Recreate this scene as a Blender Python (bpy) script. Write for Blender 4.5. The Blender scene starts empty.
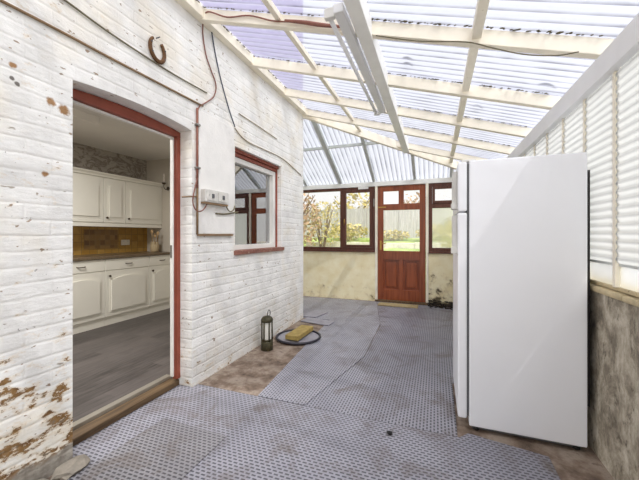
import bpy, bmesh, math, random
from mathutils import Vector, Matrix
R = random.Random(7)
S = bpy.context.scene
COL = S.collection
PI = math.pi

# ------------------------------------------------------------------ camera geometry
F, CX, CY, CAMH, TH = 315.0, 319.5, 235.0, 1.2, math.radians(20.3)
sT, cT = math.sin(TH), math.cos(TH)
def ray(u, v):
    x = (u-CX)/F; y = -(v-CY)/F
    return Vector((-sT + x*cT, cT + x*sT, y))
def onX(u, v, X):
    d = ray(u, v); t = X/d.x
    return Vector((X, d.y*t, CAMH+d.z*t))
def W(u, v, off=0.008):                      # a point on the left wall's face
    return onX(u, v, XL+off)
XL, XR, YB, YC = -1.80, 0.82, 5.72, 4.19     # left wall, right wall, back wall, house corner
SL = 0.309
ZW = 3.02
def zroof(x): return ZW - SL*(x-XL)
ZE = zroof(XR)
def zend(y): return ZW - (ZW-ZE)/(YB+.06-YC)*(y-YC)
def xhip(y): return XL + (XR-XL)*(y-YC)/(YB+.06-YC)
def yhip(x): return YC + (YB+.06-YC)*(x-XL)/(XR-XL)

# ------------------------------------------------------------------ materials
def lin(c):
    return tuple(((v/255)/12.92 if v/255 <= .04045 else ((v/255+.055)/1.055)**2.4) for v in c) + (1,)
class NT:
    def __init__(s, name):
        s.m = bpy.data.materials.new(name); s.m.use_nodes = True
        s.t = s.m.node_tree; s.t.nodes.clear()
        s.out = s.t.nodes.new('ShaderNodeOutputMaterial')
    def n(s, typ, ins=None, **kw):
        nd = s.t.nodes.new(typ)
        for k, v in kw.items(): setattr(nd, k, v)
        for k, v in (ins or {}).items(): s.set(nd.inputs[k], v)
        return nd
    def set(s, sock, v):
        if isinstance(v, bpy.types.NodeSocket): s.t.links.new(v, sock)
        else: sock.default_value = v
    def math(s, op, a, b=0.0, clamp=False):
        nd = s.n('ShaderNodeMath', operation=op, use_clamp=clamp)
        s.set(nd.inputs[0], a); s.set(nd.inputs[1], b); return nd.outputs[0]
    def ramp(s, f, stops):
        nd = s.n('ShaderNodeValToRGB', {0: f}); cr = nd.color_ramp
        while len(cr.elements) < len(stops): cr.elements.new(.5)
        for e, (p, c) in zip(cr.elements, stops):
            e.position = p; e.color = c if isinstance(c, tuple) else (c, c, c, 1)
        return nd.outputs[0]
    def mix(s, f, a, b, mode='MIX'):
        nd = s.n('ShaderNodeMix', data_type='RGBA', blend_type=mode)
        s.set(nd.inputs[0], f); s.set(nd.inputs[6], a); s.set(nd.inputs[7], b); return nd.outputs[2]
    def pos(s):
        return s.n('ShaderNodeNewGeometry').outputs['Position']
    def xyz(s, v):
        nd = s.n('ShaderNodeSeparateXYZ', {0: v}); return nd.outputs
    def comb(s, x, y, z=0.0):
        nd = s.n('ShaderNodeCombineXYZ'); s.set(nd.inputs[0], x); s.set(nd.inputs[1], y); s.set(nd.inputs[2], z); return nd.outputs[0]
    def noise(s, v, scale, detail=4, rough=.55, dist=0):
        return s.n('ShaderNodeTexNoise', {'Vector': v, 'Scale': scale, 'Detail': detail, 'Roughness': rough, 'Distortion': dist}).outputs[0]
    def bump(s, h, strength=.4, dist=.01):
        return s.n('ShaderNodeBump', {'Height': h, 'Strength': strength, 'Distance': dist}).outputs[0]
    def finish(s, col, rough=.6, normal=None, metal=0, spec=.4, coat=0):
        b = s.n('ShaderNodeBsdfPrincipled', {'Base Color': col, 'Roughness': rough, 'Metallic': metal, 'Specular IOR Level': spec, 'Coat Weight': coat})
        if normal is not None: s.set(b.inputs['Normal'], normal)
        s.t.links.new(b.outputs[0], s.out.inputs[0]); return s.m

def plain(name, rgb, rough=.55, var=.12, scale=9, bump=.15, metal=0, spec=.4, dirt=None, dirt_amt=.0):
    """painted or natural surface with soft blotchy variation, optional flecks of dirt"""
    t = NT(name); p = t.pos(); c = lin(rgb)
    n = t.noise(p, scale, 5)
    lo = tuple(v*(1-var) for v in c[:3])+(1,); hi = tuple(min(1, v*(1+var)) for v in c[:3])+(1,)
    col = t.ramp(n, [(.3, lo), (.7, hi)])
    if dirt:
        d = t.ramp(t.noise(p, scale*2.3, 7, .65), [(.72-dirt_amt, 0.0), (.8-dirt_amt, 1.0)])
        col = t.mix(d, col, lin(dirt))
    nm = t.bump(t.noise(p, scale*6, 4), bump, .004) if bump else None
    return t.finish(col, rough, nm, metal, spec)

def wood(name, a, b, axis='Z', scale=1.0, rough=.35, coat=0):
    t = NT(name); x, y, z = t.xyz(t.pos())
    k = {'X': (.06, 1, 1), 'Y': (1, .06, 1), 'Z': (1, 1, .06)}[axis]
    v = t.comb(t.math('MULTIPLY', x, k[0]), t.math('MULTIPLY', y, k[1]), t.math('MULTIPLY', z, k[2]))
    n = t.noise(v, 38*scale, 6, .6, .6)
    col = t.ramp(n, [(.3, lin(a)), (.7, lin(b))])
    return t.finish(col, rough, t.bump(n, .15, .003), coat=coat)

def brick_wall(name, plane, paint, wear_k=1.0):
    t = NT(name); p = t.pos(); x, y, z = t.xyz(p)
    h = y if plane == 'Y' else x
    wob = t.math('MULTIPLY', t.math('SUBTRACT', t.noise(p, 3, 2), .5), .022)
    v = t.comb(t.math('ADD', h, wob), t.math('ADD', z, wob))
    br = t.n('ShaderNodeTexBrick', {'Vector': v, 'Scale': 1.0, 'Brick Width': .225, 'Row Height': .075, 'Mortar Size': .008, 'Mortar Smooth': 1.0})
    br.offset = .5
    fac = t.math('MULTIPLY', br.outputs['Fac'], t.ramp(t.noise(t.comb(t.math('MULTIPLY', h, .5), z, x), 6, 4), [(.35, .15), (.6, 1.0)]))
    row = t.math('COSINE', t.math('MULTIPLY', t.math('ADD', z, wob), 2*PI/.075))
    fac = t.math('ADD', t.math('MULTIPLY', fac, .55), t.math('MULTIPLY', t.ramp(row, [(.55, 0.0), (1.0, 1.0)]), .5), True)
    base = t.ramp(t.noise(p, 5, 6), [(.3, lin(tuple(max(0, c-20) for c in paint))), (.62, lin(paint))])
    yel = t.ramp(t.noise(p, 2.2, 5), [(.5, 0.0), (.72, .4)])
    base = t.mix(yel, base, lin((236, 220, 186)))
    base = t.mix(t.math('MULTIPLY', fac, t.math('MULTIPLY', t.noise(p, 4, 3), .16)), base, lin((184, 172, 152)))
    # flaking paint: many patches low on the wall near the doorway, few elsewhere
    zz = t.math('MULTIPLY', t.math('SUBTRACT', .5, z, ), .26)
    zz = t.math('MAXIMUM', zz, -.10)
    near = t.math('MULTIPLY', t.math('SUBTRACT', 1.5, y), .2)
    near = t.math('MINIMUM', t.math('MAXIMUM', near, -.07), .09)
    nv = t.comb(t.math('MULTIPLY', h, .75), t.math('MULTIPLY', z, 1.4), x)
    n1 = t.noise(nv, 11, 10, .7)
    w = t.math('ADD', t.math('ADD', n1, t.math('MULTIPLY', zz, wear_k)), t.math('MULTIPLY', near, wear_k))
    mask = t.ramp(w, [(.665, 0.0), (.685, 1.0)])
    halo = t.ramp(w, [(.58, 0.0), (.68, .55)])
    base = t.mix(halo, base, lin((222, 198, 160)))
    exposed = t.ramp(t.noise(p, 22, 5), [(.3, lin((104, 74, 48))), (.55, lin((150, 116, 74))), (.75, lin((124, 116, 104)))])
    col = t.mix(mask, base, exposed)
    spots = t.ramp(t.noise(nv, 27, 3, .5), [(.685, 0.0), (.71, .8)])
    col = t.mix(spots, col, lin((138, 108, 72)))
    sp2 = t.ramp(t.noise(p, 44, 2, .5), [(.725, 0.0), (.75, .6)])
    col = t.mix(sp2, col, lin((120, 112, 104)))
    dash = t.ramp(t.noise(t.comb(t.math('MULTIPLY', h, .6), t.math('MULTIPLY', z, 1.8), x), 15, 3, .5), [(.70, 0.0), (.73, .75)])
    col = t.mix(dash, col, lin((142, 126, 104)))
    if plane == 'Y':        # a few rusty fixings bleeding through the paint
        for (u_, v_, r_) in ((51, 102, .020), (64, 110, .024), (13, 65, .014), (12, 78, .009), (17, 84, .009), (45, 174, .013)):
            q = onX(u_, v_, XL)
            dv = t.n('ShaderNodeVectorMath', {0: p, 1: tuple(q)}, operation='DISTANCE').outputs['Value']
            dv = t.math('ADD', dv, t.math('MULTIPLY', t.math('SUBTRACT', t.noise(p, 45, 3), .5), r_*1.6))
            col = t.mix(t.ramp(t.math('DIVIDE', dv, r_*1.6), [(.45, .9), (.8, 0.0)]), col, lin((156, 108, 44) if r_ > .012 else (96, 88, 80)))
    conc = t.ramp(t.math('ADD', z, t.math('MULTIPLY', t.noise(p, 8, 5), .1)), [(.135, 1.0), (.165, 0.0)])
    if plane == 'Y':
        conc = t.math('MULTIPLY', conc, t.math('LESS_THAN', y, 1.5))
        col = t.mix(conc, col, t.ramp(t.noise(p, 14, 6), [(.3, lin((120, 112, 102))), (.7, lin((190, 183, 172)))]))
    hh = t.math('SUBTRACT', t.math('MULTIPLY', t.noise(t.comb(t.math('MULTIPLY', h, .5), z, x), 26, 8, .65), 1.1), t.math('MULTIPLY', fac, .45))
    hh = t.math('SUBTRACT', hh, t.math('MULTIPLY', mask, .35))
    return t.finish(col, .7, t.bump(hh, .55, .011), spec=.25)

def glass(name, tint=(1, 1, 1), refl=.10, frost=0.0):
    t = NT(name)
    tr = t.n('ShaderNodeBsdfTransparent', {0: (*tint, 1)})
    gl = t.n('ShaderNodeBsdfGlossy', {'Roughness': .02})
    lw = t.n('ShaderNodeLayerWeight', {0: .35})
    f = t.math('MULTIPLY', t.math('ADD', lw.outputs['Fresnel'], refl), .8, True)
    mx = t.n('ShaderNodeMixShader', {0: f, 1: tr.outputs[0], 2: gl.outputs[0]})
    o = mx
    if frost:
        tl = t.n('ShaderNodeBsdfTranslucent', {0: (.95, .95, .9, 1)})
        rf = t.n('ShaderNodeBsdfRefraction', {'Roughness': .35, 'IOR': 1.05})
        m2 = t.n('ShaderNodeMixShader', {0: .35, 1: rf.outputs[0], 2: tl.outputs[0]})
        o = t.n('ShaderNodeMixShader', {0: frost, 1: mx.outputs[0], 2: m2.outputs[0]})
    t.t.links.new(o.outputs[0], t.out.inputs[0]); return t.m

def plastic_sheet(name, tint, clear=.62, dirt=.25, axis=1, pitch=.076, phase=0.0, milk=(218, 220, 230), trough_shade=(134, 134, 144)):
    """weathered clear corrugated plastic: part see-through, part milky"""
    t = NT(name); p = t.pos()
    tr = t.n('ShaderNodeBsdfTransparent', {0: (*tint, 1)})
    tl = t.n('ShaderNodeBsdfTranslucent', {0: (.9, .92, .95, 1)})
    df = t.n('ShaderNodeBsdfDiffuse', {0: (.86, .87, .9, 1)})
    mk = t.n('ShaderNodeMixShader', {0: .45, 1: tl.outputs[0], 2: df.outputs[0]})
    lw = t.n('ShaderNodeLayerWeight', {0: .5})
    n = t.noise(p, 4, 6)
    f = t.math('ADD', 1-clear, t.math('MULTIPLY', t.math('SUBTRACT', n, .5), dirt))
    f = t.math('ADD', f, t.math('MULTIPLY', lw.outputs['Facing'], .22), True)
    c = t.xyz(p)[axis]      # corrugation shading painted in: darker and more opaque along the troughs
    wv = t.math('COSINE', t.math('MULTIPLY', t.math('ADD', c, phase), 2*PI/pitch))
    g = t.ramp(t.math('ADD', t.math('MULTIPLY', wv, -.5), t.math('MULTIPLY', n, .5)), [(.42, 0.0), (.8, 1.0)])
    gc = t.mix(g, lin(milk), lin(trough_shade))
    t.set(tl.inputs[0], gc); t.set(df.inputs[0], gc)
    f = t.math('ADD', f, t.math('MULTIPLY', g, .24), True)
    m1 = t.n('ShaderNodeMixShader', {0: f, 1: tr.outputs[0], 2: mk.outputs[0]})
    t.t.links.new(m1.outputs[0], t.out.inputs[0]); return t.m

M = {}
M['wall'] = brick_wall('painted_brick', 'Y', (250, 249, 245))
M['wall_x'] = brick_wall('painted_brick_end', 'X', (240, 237, 230), .6)
def upper_mat():
    t = NT('tile_hung_upper_wall'); p = t.pos(); x, y, z = t.xyz(p)
    br = t.n('ShaderNodeTexBrick', {'Vector': t.comb(y, z), 'Scale': 1.0, 'Brick Width': .225, 'Row Height': .075, 'Mortar Size': .008, 'Color1': lin((132, 118, 166)), 'Color2': lin((146, 132, 178)), 'Mortar': lin((120, 108, 150))})
    return t.finish(br.outputs[0], .7)
M['upper'] = upper_mat()
M['beam'] = plain('cream_painted_timber', (247, 239, 220), .5, .08, 6, .12, dirt=(186, 168, 132), dirt_amt=.05)
M['beam_white'] = plain('white_painted_timber', (244, 243, 238), .5, .06, 6, .12, dirt=(190, 178, 150), dirt_amt=.0)
M['eave'] = plain('white_fascia', (232, 232, 232), .45, .04, 4, .05)
M['post_grey'] = plain('greyed_glazing_bar', (206, 210, 208), .5, .1, 8, .1)
M['sheet'] = plastic_sheet('clear_corrugated_plastic', (.95, .955, .99), .54)
M['sheet_end'] = plastic_sheet('clear_corrugated_plastic_end', (.93, .95, 1.0), .55, .25, 0)
M['sheet_wall'] = plastic_sheet('milky_corrugated_plastic', (.86, .86, .85), .10, .16, 2, .937/23, -1.062, (208, 208, 205), (186, 186, 184))
M['moss'] = plain('dark_moss', (92, 84, 62), .9, .3, 30, .3)
M['glass'] = glass('clear_glass')
M['glass_house'] = glass('house_window_glass', (.75, .8, .85), .5)
M['hazed'] = glass('hazed_glass_strip', (1, 1, 1), .08, .4)
M['frosted'] = glass('frosted_glass', (1, 1, 1), .08, .6)
M['brown_frame'] = wood('dark_red_brown_window_timber', (78, 46, 36), (108, 68, 54), 'Z', 1, .45)
M['door_wood'] = wood('red_brown_door_timber', (116, 54, 28), (160, 84, 48), 'Z', .8, .35, .2)
M['red_frame'] = plain('faded_red_door_frame', (144, 74, 56), .5, .12, 10, .1, dirt=(120, 60, 50), dirt_amt=.04)
M['old_sill'] = plain('chipped_red_sill', (138, 92, 78), .6, .2, 12, .3, dirt=(206, 190, 172), dirt_amt=.16)
M['upvc'] = plain('white_plastic_frame', (238, 236, 230), .35, .03, 4, 0)
M['sill_wood'] = wood('worn_threshold_timber', (70, 54, 38), (122, 98, 70), 'Y', 1, .6)
M['alu'] = plain('dull_aluminium_strip', (178, 172, 160), .35, .06, 12, .05, metal=.6)
M['brass'] = plain('brass', (190, 150, 80), .3, .1, 20, .05, metal=.9)
M['steel'] = plain('brushed_steel', (150, 146, 140), .3, .08, 20, .05, metal=.8)
M['dark_knob'] = plain('dark_pewter', (84, 72, 58), .35, .1, 20, .05, metal=.7)
M['fridge'] = plain('white_enamel', (244, 245, 249), .28, .012, 3, .0, spec=.5)
M['fridge_trim'] = plain('pale_grey_plastic', (214, 212, 206), .4, .04, 6, .0)
M['gasket'] = plain('grey_rubber', (96, 96, 98), .6, .06, 6, .0)
M['black'] = plain('black_plastic', (30, 28, 28), .45, .1, 12, .05)
M['rust'] = plain('rusty_iron', (104, 72, 42), .7, .3, 40, .4)
M['grey_box'] = plain('painted_grey_box', (224, 221, 214), .5, .1, 14, .15, dirt=(120, 112, 100), dirt_amt=.1)
M['cable_brown'] = plain('painted_over_brown_cable', (142, 116, 86), .6, .15, 20, .1)
M['cable_pale'] = plain('painted_over_pale_cable', (176, 162, 140), .6, .15, 20, .1)
M['cable_dark'] = plain('dark_green_cable', (112, 104, 80), .6, .15, 20, .1)
M['cable_red'] = plain('red_brown_cable', (138, 90, 76), .55, .12, 20, .1)
M['cable_blue'] = plain('slate_blue_cable', (74, 80, 96), .5, .1, 20, .1)
M['panel'] = plain('white_plaster_panel', (246, 244, 239), .65, .04, 9, .35, dirt=(150, 134, 112), dirt_amt=.055)
M['leaf_dark'] = plain('dead_leaf', (44, 40, 44), .8, .2, 30, .2)

def cream_wall():
    t = NT('cream_plaster_mouldy'); p = t.pos(); x, y, z = t.xyz(p)
    base = t.ramp(t.noise(p, 6, 6), [(.3, lin((240, 226, 182))), (.7, lin((252, 244, 212)))])
    f = t.math('ADD', t.noise(p, 7, 8, .65), t.math('MULTIPLY', t.math('SUBTRACT', .3, z), .34))
    edge = t.math('MULTIPLY', t.math('GREATER_THAN', x, -.25), .13)
    f = t.math('ADD', f, edge)
    base = t.mix(t.ramp(f, [(.58, 0.0), (.74, .6)]), base, lin((190, 168, 124)))
    base = t.mix(t.ramp(f, [(.69, 0.0), (.76, .9)]), base, lin((78, 70, 56)))
    return t.finish(base, .75, t.bump(t.noise(p, 25, 5), .4, .006), spec=.2)
M['cream_wall'] = cream_wall()
def dirty_wall():
    t = NT('mould_streaked_render'); p = t.pos(); x, y, z = t.xyz(p)
    v = t.comb(x, t.math('MULTIPLY', y, 1.2), t.math('MULTIPLY', z, .8))
    n = t.noise(v, 6, 12, .74, .4)
    col = t.ramp(n, [(.32, lin((92, 86, 77))), (.44, lin((136, 127, 112))), (.54, lin((176, 167, 150))), (.68, lin((212, 205, 190)))])
    n2 = t.ramp(t.noise(v, 20, 6, .7), [(.56, 0.0), (.68, .75)])
    col = t.mix(n2, col, lin((74, 66, 56)))
    return t.finish(col, .8, t.bump(t.noise(p, 24, 6), .5, .008), spec=.2)
M['dirty_wall'] = dirty_wall()
M['cap_brick'] = plain('crumbling_cap', (196, 180, 144), .75, .2, 14, .5, dirt=(112, 92, 62), dirt_amt=.08)

def stone_floor():
    t = NT('worn_concrete_floor'); p = t.pos()
    n = t.noise(p, 7, 8, .65)
    col = t.ramp(n, [(.32, lin((88, 76, 66))), (.46, lin((130, 112, 98))), (.6, lin((160, 146, 132))), (.72, lin((104, 82, 70)))])
    vo = t.n('ShaderNodeTexVoronoi', {'Vector': p, 'Scale': 3.2}, feature='DISTANCE_TO_EDGE').outputs[0]
    col = t.mix(t.ramp(vo, [(.0, .25), (.04, 0.0)]), col, lin((100, 86, 74)))
    return t.finish(col, .8, t.bump(n, .4, .01), spec=.2)
M['stone'] = stone_floor()

def mat_material(name, swap, light=(164, 163, 172), dark=(86, 85, 92), stain=.5, seed=0.0):
    """studded plastic matting: pale raised lattice round rows of small dark slots"""
    t = NT(name); p = t.pos(); x, y, z = t.xyz(p)
    v = t.comb(y, x) if swap else t.comb(x, y)
    br = t.n('ShaderNodeTexBrick', {'Vector': v, 'Scale': 1.0, 'Brick Width': .034, 'Row Height': .021, 'Mortar Size': .0064, 'Mortar Smooth': .3, 'Bias': 0.0})
    br.offset = .5
    fac = br.outputs['Fac']
    sp = t.comb(t.math('ADD', x, seed), y)
    nb = t.noise(sp, 1.7, 6, .6)
    lt = t.ramp(nb, [(.3, lin(tuple(c-22 for c in light))), (.65, lin(light))])
    col = t.mix(fac, lin(dark), lt)
    st = t.ramp(t.noise(sp, 3.6, 8, .68, .6), [(.5, 0.0), (.68, stain)])
    col = t.mix(st, col, lin((96, 84, 74)))
    st2 = t.ramp(t.noise(sp, 9, 3, .5), [(.7, 0.0), (.76, .5)])
    col = t.mix(st2, col, lin((96, 88, 84)))
    return t.finish(col, .42, t.bump(fac, .55, .004), spec=.45)

def planks():
    t = NT('grey_oak_laminate'); x, y, z = t.xyz(t.pos())
    br = t.n('ShaderNodeTexBrick', {'Vector': t.comb(y, x), 'Scale': 1.0, 'Brick Width': 1.1, 'Row Height': .13, 'Mortar Size': .002, 'Color1': lin((52, 48, 47)), 'Color2': lin((88, 82, 80)), 'Mortar': lin((60, 54, 52))})
    g = t.noise(t.comb(t.math('MULTIPLY', x, 9), t.math('MULTIPLY', y, .8), 0), 5, 6, .65)
    col = t.mix(t.ramp(g, [(.35, 0.0), (.7, .6)]), br.outputs[0], lin((116, 109, 106)))
    return t.finish(col, .42)
M['laminate'] = planks()
M['cupboard'] = plain('cream_cupboard_paint', (236, 233, 222), .4, .02, 4, .0)
M['worktop'] = plain('mottled_brown_worktop', (112, 96, 76), .3, .3, 60, .05)
def tiles(name, a, b, grout, s):
    t = NT(name); x, y, z = t.xyz(t.pos())
    br = t.n('ShaderNodeTexBrick', {'Vector': t.comb(y, z), 'Scale': 1.0, 'Brick Width': s, 'Row Height': s, 'Mortar Size': .004, 'Color1': lin(a), 'Color2': lin(b), 'Mortar': lin(grout)})
    br.offset = 0
    n = t.noise(t.pos(), 14, 5)
    col = t.mix(t.ramp(n, [(.35, 0.0), (.7, .5)]), br.outputs[0], lin((146, 106, 46)))
    return t.finish(col, .3)
M['tiles'] = tiles('ochre_wall_tiles', (172, 132, 60), (194, 156, 84), (138, 112, 66), .11)
M['tile_pic'] = tiles('patterned_tile_panel', (112, 84, 54), (160, 128, 80), (140, 116, 76), .075)
def wallpaper():
    t = NT('leafy_wallpaper'); p = t.pos()
    x, y, z = t.xyz(p); n = t.noise(t.comb(x, y, t.math('MULTIPLY', z, 2.2)), 5.5, 5, .6, .9)
    col = t.ramp(n, [(.42, lin((176, 168, 158))), (.52, lin((126, 118, 108))), (.62, lin((182, 174, 164)))])
    return t.finish(col, .8)
M['wallpaper'] = wallpaper()
M['ceil'] = plain('white_ceiling', (226, 222, 214), .8, .03, 3, .05)
M['kitchen_wall'] = plain('pale_kitchen_wall', (206, 198, 184), .8, .04, 4, .05)
M['socket'] = plain('white_socket', (236, 230, 214), .4, .02, 5, 0)
M['candle'] = plain('candle_white', (240, 232, 224), .5, .02, 5, 0)
M['crock'] = plain('pale_stoneware', (196, 176, 140), .5, .1, 20, .1)
M['spoon'] = wood('pale_spoon_wood', (170, 136, 92), (206, 176, 132), 'Z', 2, .6)
M['lamp_metal'] = plain('dark_bronze_green_metal', (72, 68, 50), .5, .3, 30, .2, metal=.4, dirt=(140, 122, 70), dirt_amt=.12)
M['lamp_glass'] = plain('clouded_lamp_glass', (222, 220, 212), .2, .05, 10, 0)
M['wire_grey'] = plain('grey_wire', (120, 118, 116), .4, .1, 20, 0, metal=.5)
M['brick_tan'] = plain('yellow_brown_block', (160, 138, 80), .8, .22, 26, .4, dirt=(120, 96, 52), dirt_amt=.08)
M['tray'] = plain('grey_tray', (150, 147, 154), .5, .12, 20, .1)
M['tray_rim'] = plain('dark_tray_rim', (52, 50, 58), .5, .15, 20, .1)
M['coir'] = plain('tan_coir', (168, 150, 112), .95, .2, 60, .6)
M['litter'] = plain('dry_black_leaf', (54, 46, 38), .9, .3, 40, .2)
M['rubble'] = plain('broken_concrete', (150, 142, 130), .9, .25, 20, .6)
def lawn():
    t = NT('lawn_grass'); p = t.pos()
    n = t.noise(p, 1.2, 8, .65)
    col = t.ramp(n, [(.3, lin((110, 140, 62))), (.5, lin((158, 178, 92))), (.7, lin((200, 204, 130)))])
    return t.finish(col, .9, t.bump(t.noise(p, 40, 4), .5, .03), spec=.1)
M['lawn'] = lawn()
M['leaf_green'] = plain('green_leaf', (112, 140, 70), .6, .3, 8, 0)
M['leaf_yellow'] = plain('yellow_leaf', (196, 180, 110), .6, .3, 8, 0)
M['leaf_tan'] = plain('tan_bare_twig_leaf', (184, 152, 118), .7, .3, 8, 0)
M['twig'] = plain('brown_bark', (122, 98, 78), .8, .2, 12, .3)
M['fence'] = wood('silvered_fence_board', (168, 164, 160), (206, 202, 198), 'Z', .6, .8)
M['pale_stone'] = plain('pale_garden_stone', (214, 206, 190), .9, .15, 6, .4)
M['paving'] = plain('pale_grey_paving', (206, 206, 208), .9, .12, 6, .3)
M['tube'] = plain('unlit_fluorescent_tube', (240, 240, 240), .25, .01, 4, 0)

# ------------------------------------------------------------------ mesh helpers
class B:
    def __init__(s): s.bm = bmesh.new()
    def _merge(s, tmp):
        me = bpy.data.meshes.new('tmp'); tmp.to_mesh(me); tmp.free()
        s.bm.from_mesh(me); bpy.data.meshes.remove(me); return s
    def box(s, x0, x1, y0, y1, z0, z1, bev=0.0, mtx=None):
        t = bmesh.new(); bmesh.ops.create_cube(t, size=1)
        for v in t.verts:
            v.co = Vector(((x0+x1)/2+v.co.x*(x1-x0), (y0+y1)/2+v.co.y*(y1-y0), (z0+z1)/2+v.co.z*(z1-z0)))
        if bev: bmesh.ops.bevel(t, geom=t.edges[:], offset=bev, segments=2, profile=.6, affect='EDGES')
        if mtx: bmesh.ops.transform(t, matrix=mtx, verts=t.verts)
        return s._merge(t)
    def beam(s, p, q, w, h, up=(0, 0, 1), bev=.004, drop=None):
        """bar from p to q, w wide sideways, h deep; drop moves it so that its top runs through p-q"""
        p, q = Vector(p), Vector(q); d = (q-p); L = d.length; d.normalize()
        side = d.cross(Vector(up)).normalized(); u = side.cross(d).normalized()
        m = Matrix((( d.x, side.x, u.x, 0), (d.y, side.y, u.y, 0), (d.z, side.z, u.z, 0), (0, 0, 0, 1)))
        m = Matrix.Translation(p) @ m
        z0, z1 = (-h/2, h/2) if drop is None else (-h, 0)
        return s.box(0, L, -w/2, w/2, z0, z1, bev, m)
    def tube(s, pts, r, seg=8, closed=False):
        t = bmesh.new(); pts = [Vector(p) for p in pts]; n = len(pts); rings = []
        rr = r if isinstance(r, (list, tuple)) else [r]*n
        prev = None
        for i, p in enumerate(pts):
            a = pts[(i-1) % n] if (closed or i > 0) else p
            b = pts[(i+1) % n] if (closed or i < n-1) else p
            d = (b-a).normalized()
            ref = prev if prev is not None else (Vector((0, 0, 1)) if abs(d.z) < .9 else Vector((1, 0, 0)))
            u = (ref - d*ref.dot(d)).normalized(); w = d.cross(u); prev = u
            rings.append([t.verts.new(p+(u*math.cos(2*PI*k/seg)+w*math.sin(2*PI*k/seg))*rr[i]) for k in range(seg)])
        for i in range(n if closed else n-1):
            A, C = rings[i], rings[(i+1) % n]
            for k in range(seg):
                t.faces.new((A[k], A[(k+1) % seg], C[(k+1) % seg], C[k]))
        if not closed:
            t.faces.new(rings[0][::-1]); t.faces.new(rings[-1])
        bmesh.ops.recalc_face_normals(t, faces=t.faces)
        for f in t.faces: f.smooth = True
        return s._merge(t)
    def lathe(s, prof, c, seg=24, mtx=None):
        t = bmesh.new(); rings = []
        for r, z in prof:
            rings.append([t.verts.new((max(r, 1e-4)*math.cos(2*PI*k/seg), max(r, 1e-4)*math.sin(2*PI*k/seg), z)) for k in range(seg)])
        for A, C in zip(rings, rings[1:]):
            for k in range(seg):
                f = t.faces.new((A[k], A[(k+1) % seg], C[(k+1) % seg], C[k])); f.smooth = True
        t.faces.new(rings[0][::-1]); t.faces.new(rings[-1])
        if mtx: bmesh.ops.transform(t, matrix=mtx, verts=t.verts)
        bmesh.ops.translate(t, vec=Vector(c), verts=t.verts)
        return s._merge(t)
    def prism(s, poly, vec):
        t = bmesh.new(); vec = Vector(vec)
        a = [t.verts.new(Vector(p)) for p in poly]; b = [t.verts.new(Vector(p)+vec) for p in poly]
        t.faces.new(a[::-1]); t.faces.new(b); n = len(a)
        for i in range(n): t.faces.new((a[i], a[(i+1) % n], b[(i+1) % n], b[i]))
        bmesh.ops.recalc_face_normals(t, faces=t.faces)
        return s._merge(t)
    def strip(s, rows, smooth=True, thick=0.0, nrm=None):
        """a surface through rows of points"""
        t = bmesh.new(); vs = [[t.verts.new(Vector(p)) for p in r] for r in rows]
        for A, C in zip(vs, vs[1:]):
            for k in range(len(A)-1):
                f = t.faces.new((A[k], A[k+1], C[k+1], C[k])); f.smooth = smooth
        return s._merge(t)
    def blob(s, c, r, sx=1, sy=1, sz=1, jit=.15, sub=2):
        t = bmesh.new(); bmesh.ops.create_icosphere(t, subdivisions=sub, radius=r)
        for v in t.verts:
            k = 1+R.uniform(-jit, jit)
            v.co = Vector((v.co.x*sx*k, v.co.y*sy*k, v.co.z*sz*k)) + Vector(c)
        return s._merge(t)
    def build(s, name, m, parent=None, base=None):
        me = bpy.data.meshes.new(name); o = bpy.data.objects.new(name, me); COL.objects.link(o)
        xs = [v.co for v in s.bm.verts]
        if parent is None:
            if base is None:
                lo = [min(c[i] for c in xs) for i in range(3)]; hi = [max(c[i] for c in xs) for i in range(3)]
                base = Vector(((lo[0]+hi[0])/2, (lo[1]+hi[1])/2, lo[2]))
            off = Vector(base); o.location = off
        else:
            off = Vector((0, 0, 0)); q = parent
            while q is not None: off += q.location; q = q.parent
            o.parent = parent
        bmesh.ops.translate(s.bm, vec=-off, verts=s.bm.verts)
        s.bm.to_mesh(me); s.bm.free()
        me.materials.append(m if not isinstance(m, str) else M[m])
        return o

def tag(o, label=None, cat=None, group=None, kind=None):
    if label: o['label'] = label
    if cat: o['category'] = cat
    if group: o['group'] = group
    if kind: o['kind'] = kind
    return o
def empty(name, loc, label=None, cat=None, group=None, kind=None):
    o = bpy.data.objects.new(name, None); COL.objects.link(o); o.location = loc; o.empty_display_size = .1
    return tag(o, label, cat, group, kind)
def struct(o, label, cat): return tag(o, label, cat, None, 'structure')
def copy_tree(o, parent=None):
    c = o.copy(); COL.objects.link(c)
    if parent: c.parent = parent
    for ch in list(o.children): copy_tree(ch, c)
    return c
def curve(pts, n=6):
    """Catmull-Rom through pts"""
    P = [Vector(p) for p in pts]; P = [P[0]*2-P[1]]+P+[P[-1]*2-P[-2]]; out = []
    for i in range(1, len(P)-2):
        for k in range(n):
            t = k/n; a, b, c, d = P[i-1:i+3]
            out.append(.5*((2*b)+(c-a)*t+(2*a-5*b+4*c-d)*t*t+(3*b-a-3*c+d)*t**3))
    out.append(P[-2]); return out

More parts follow.
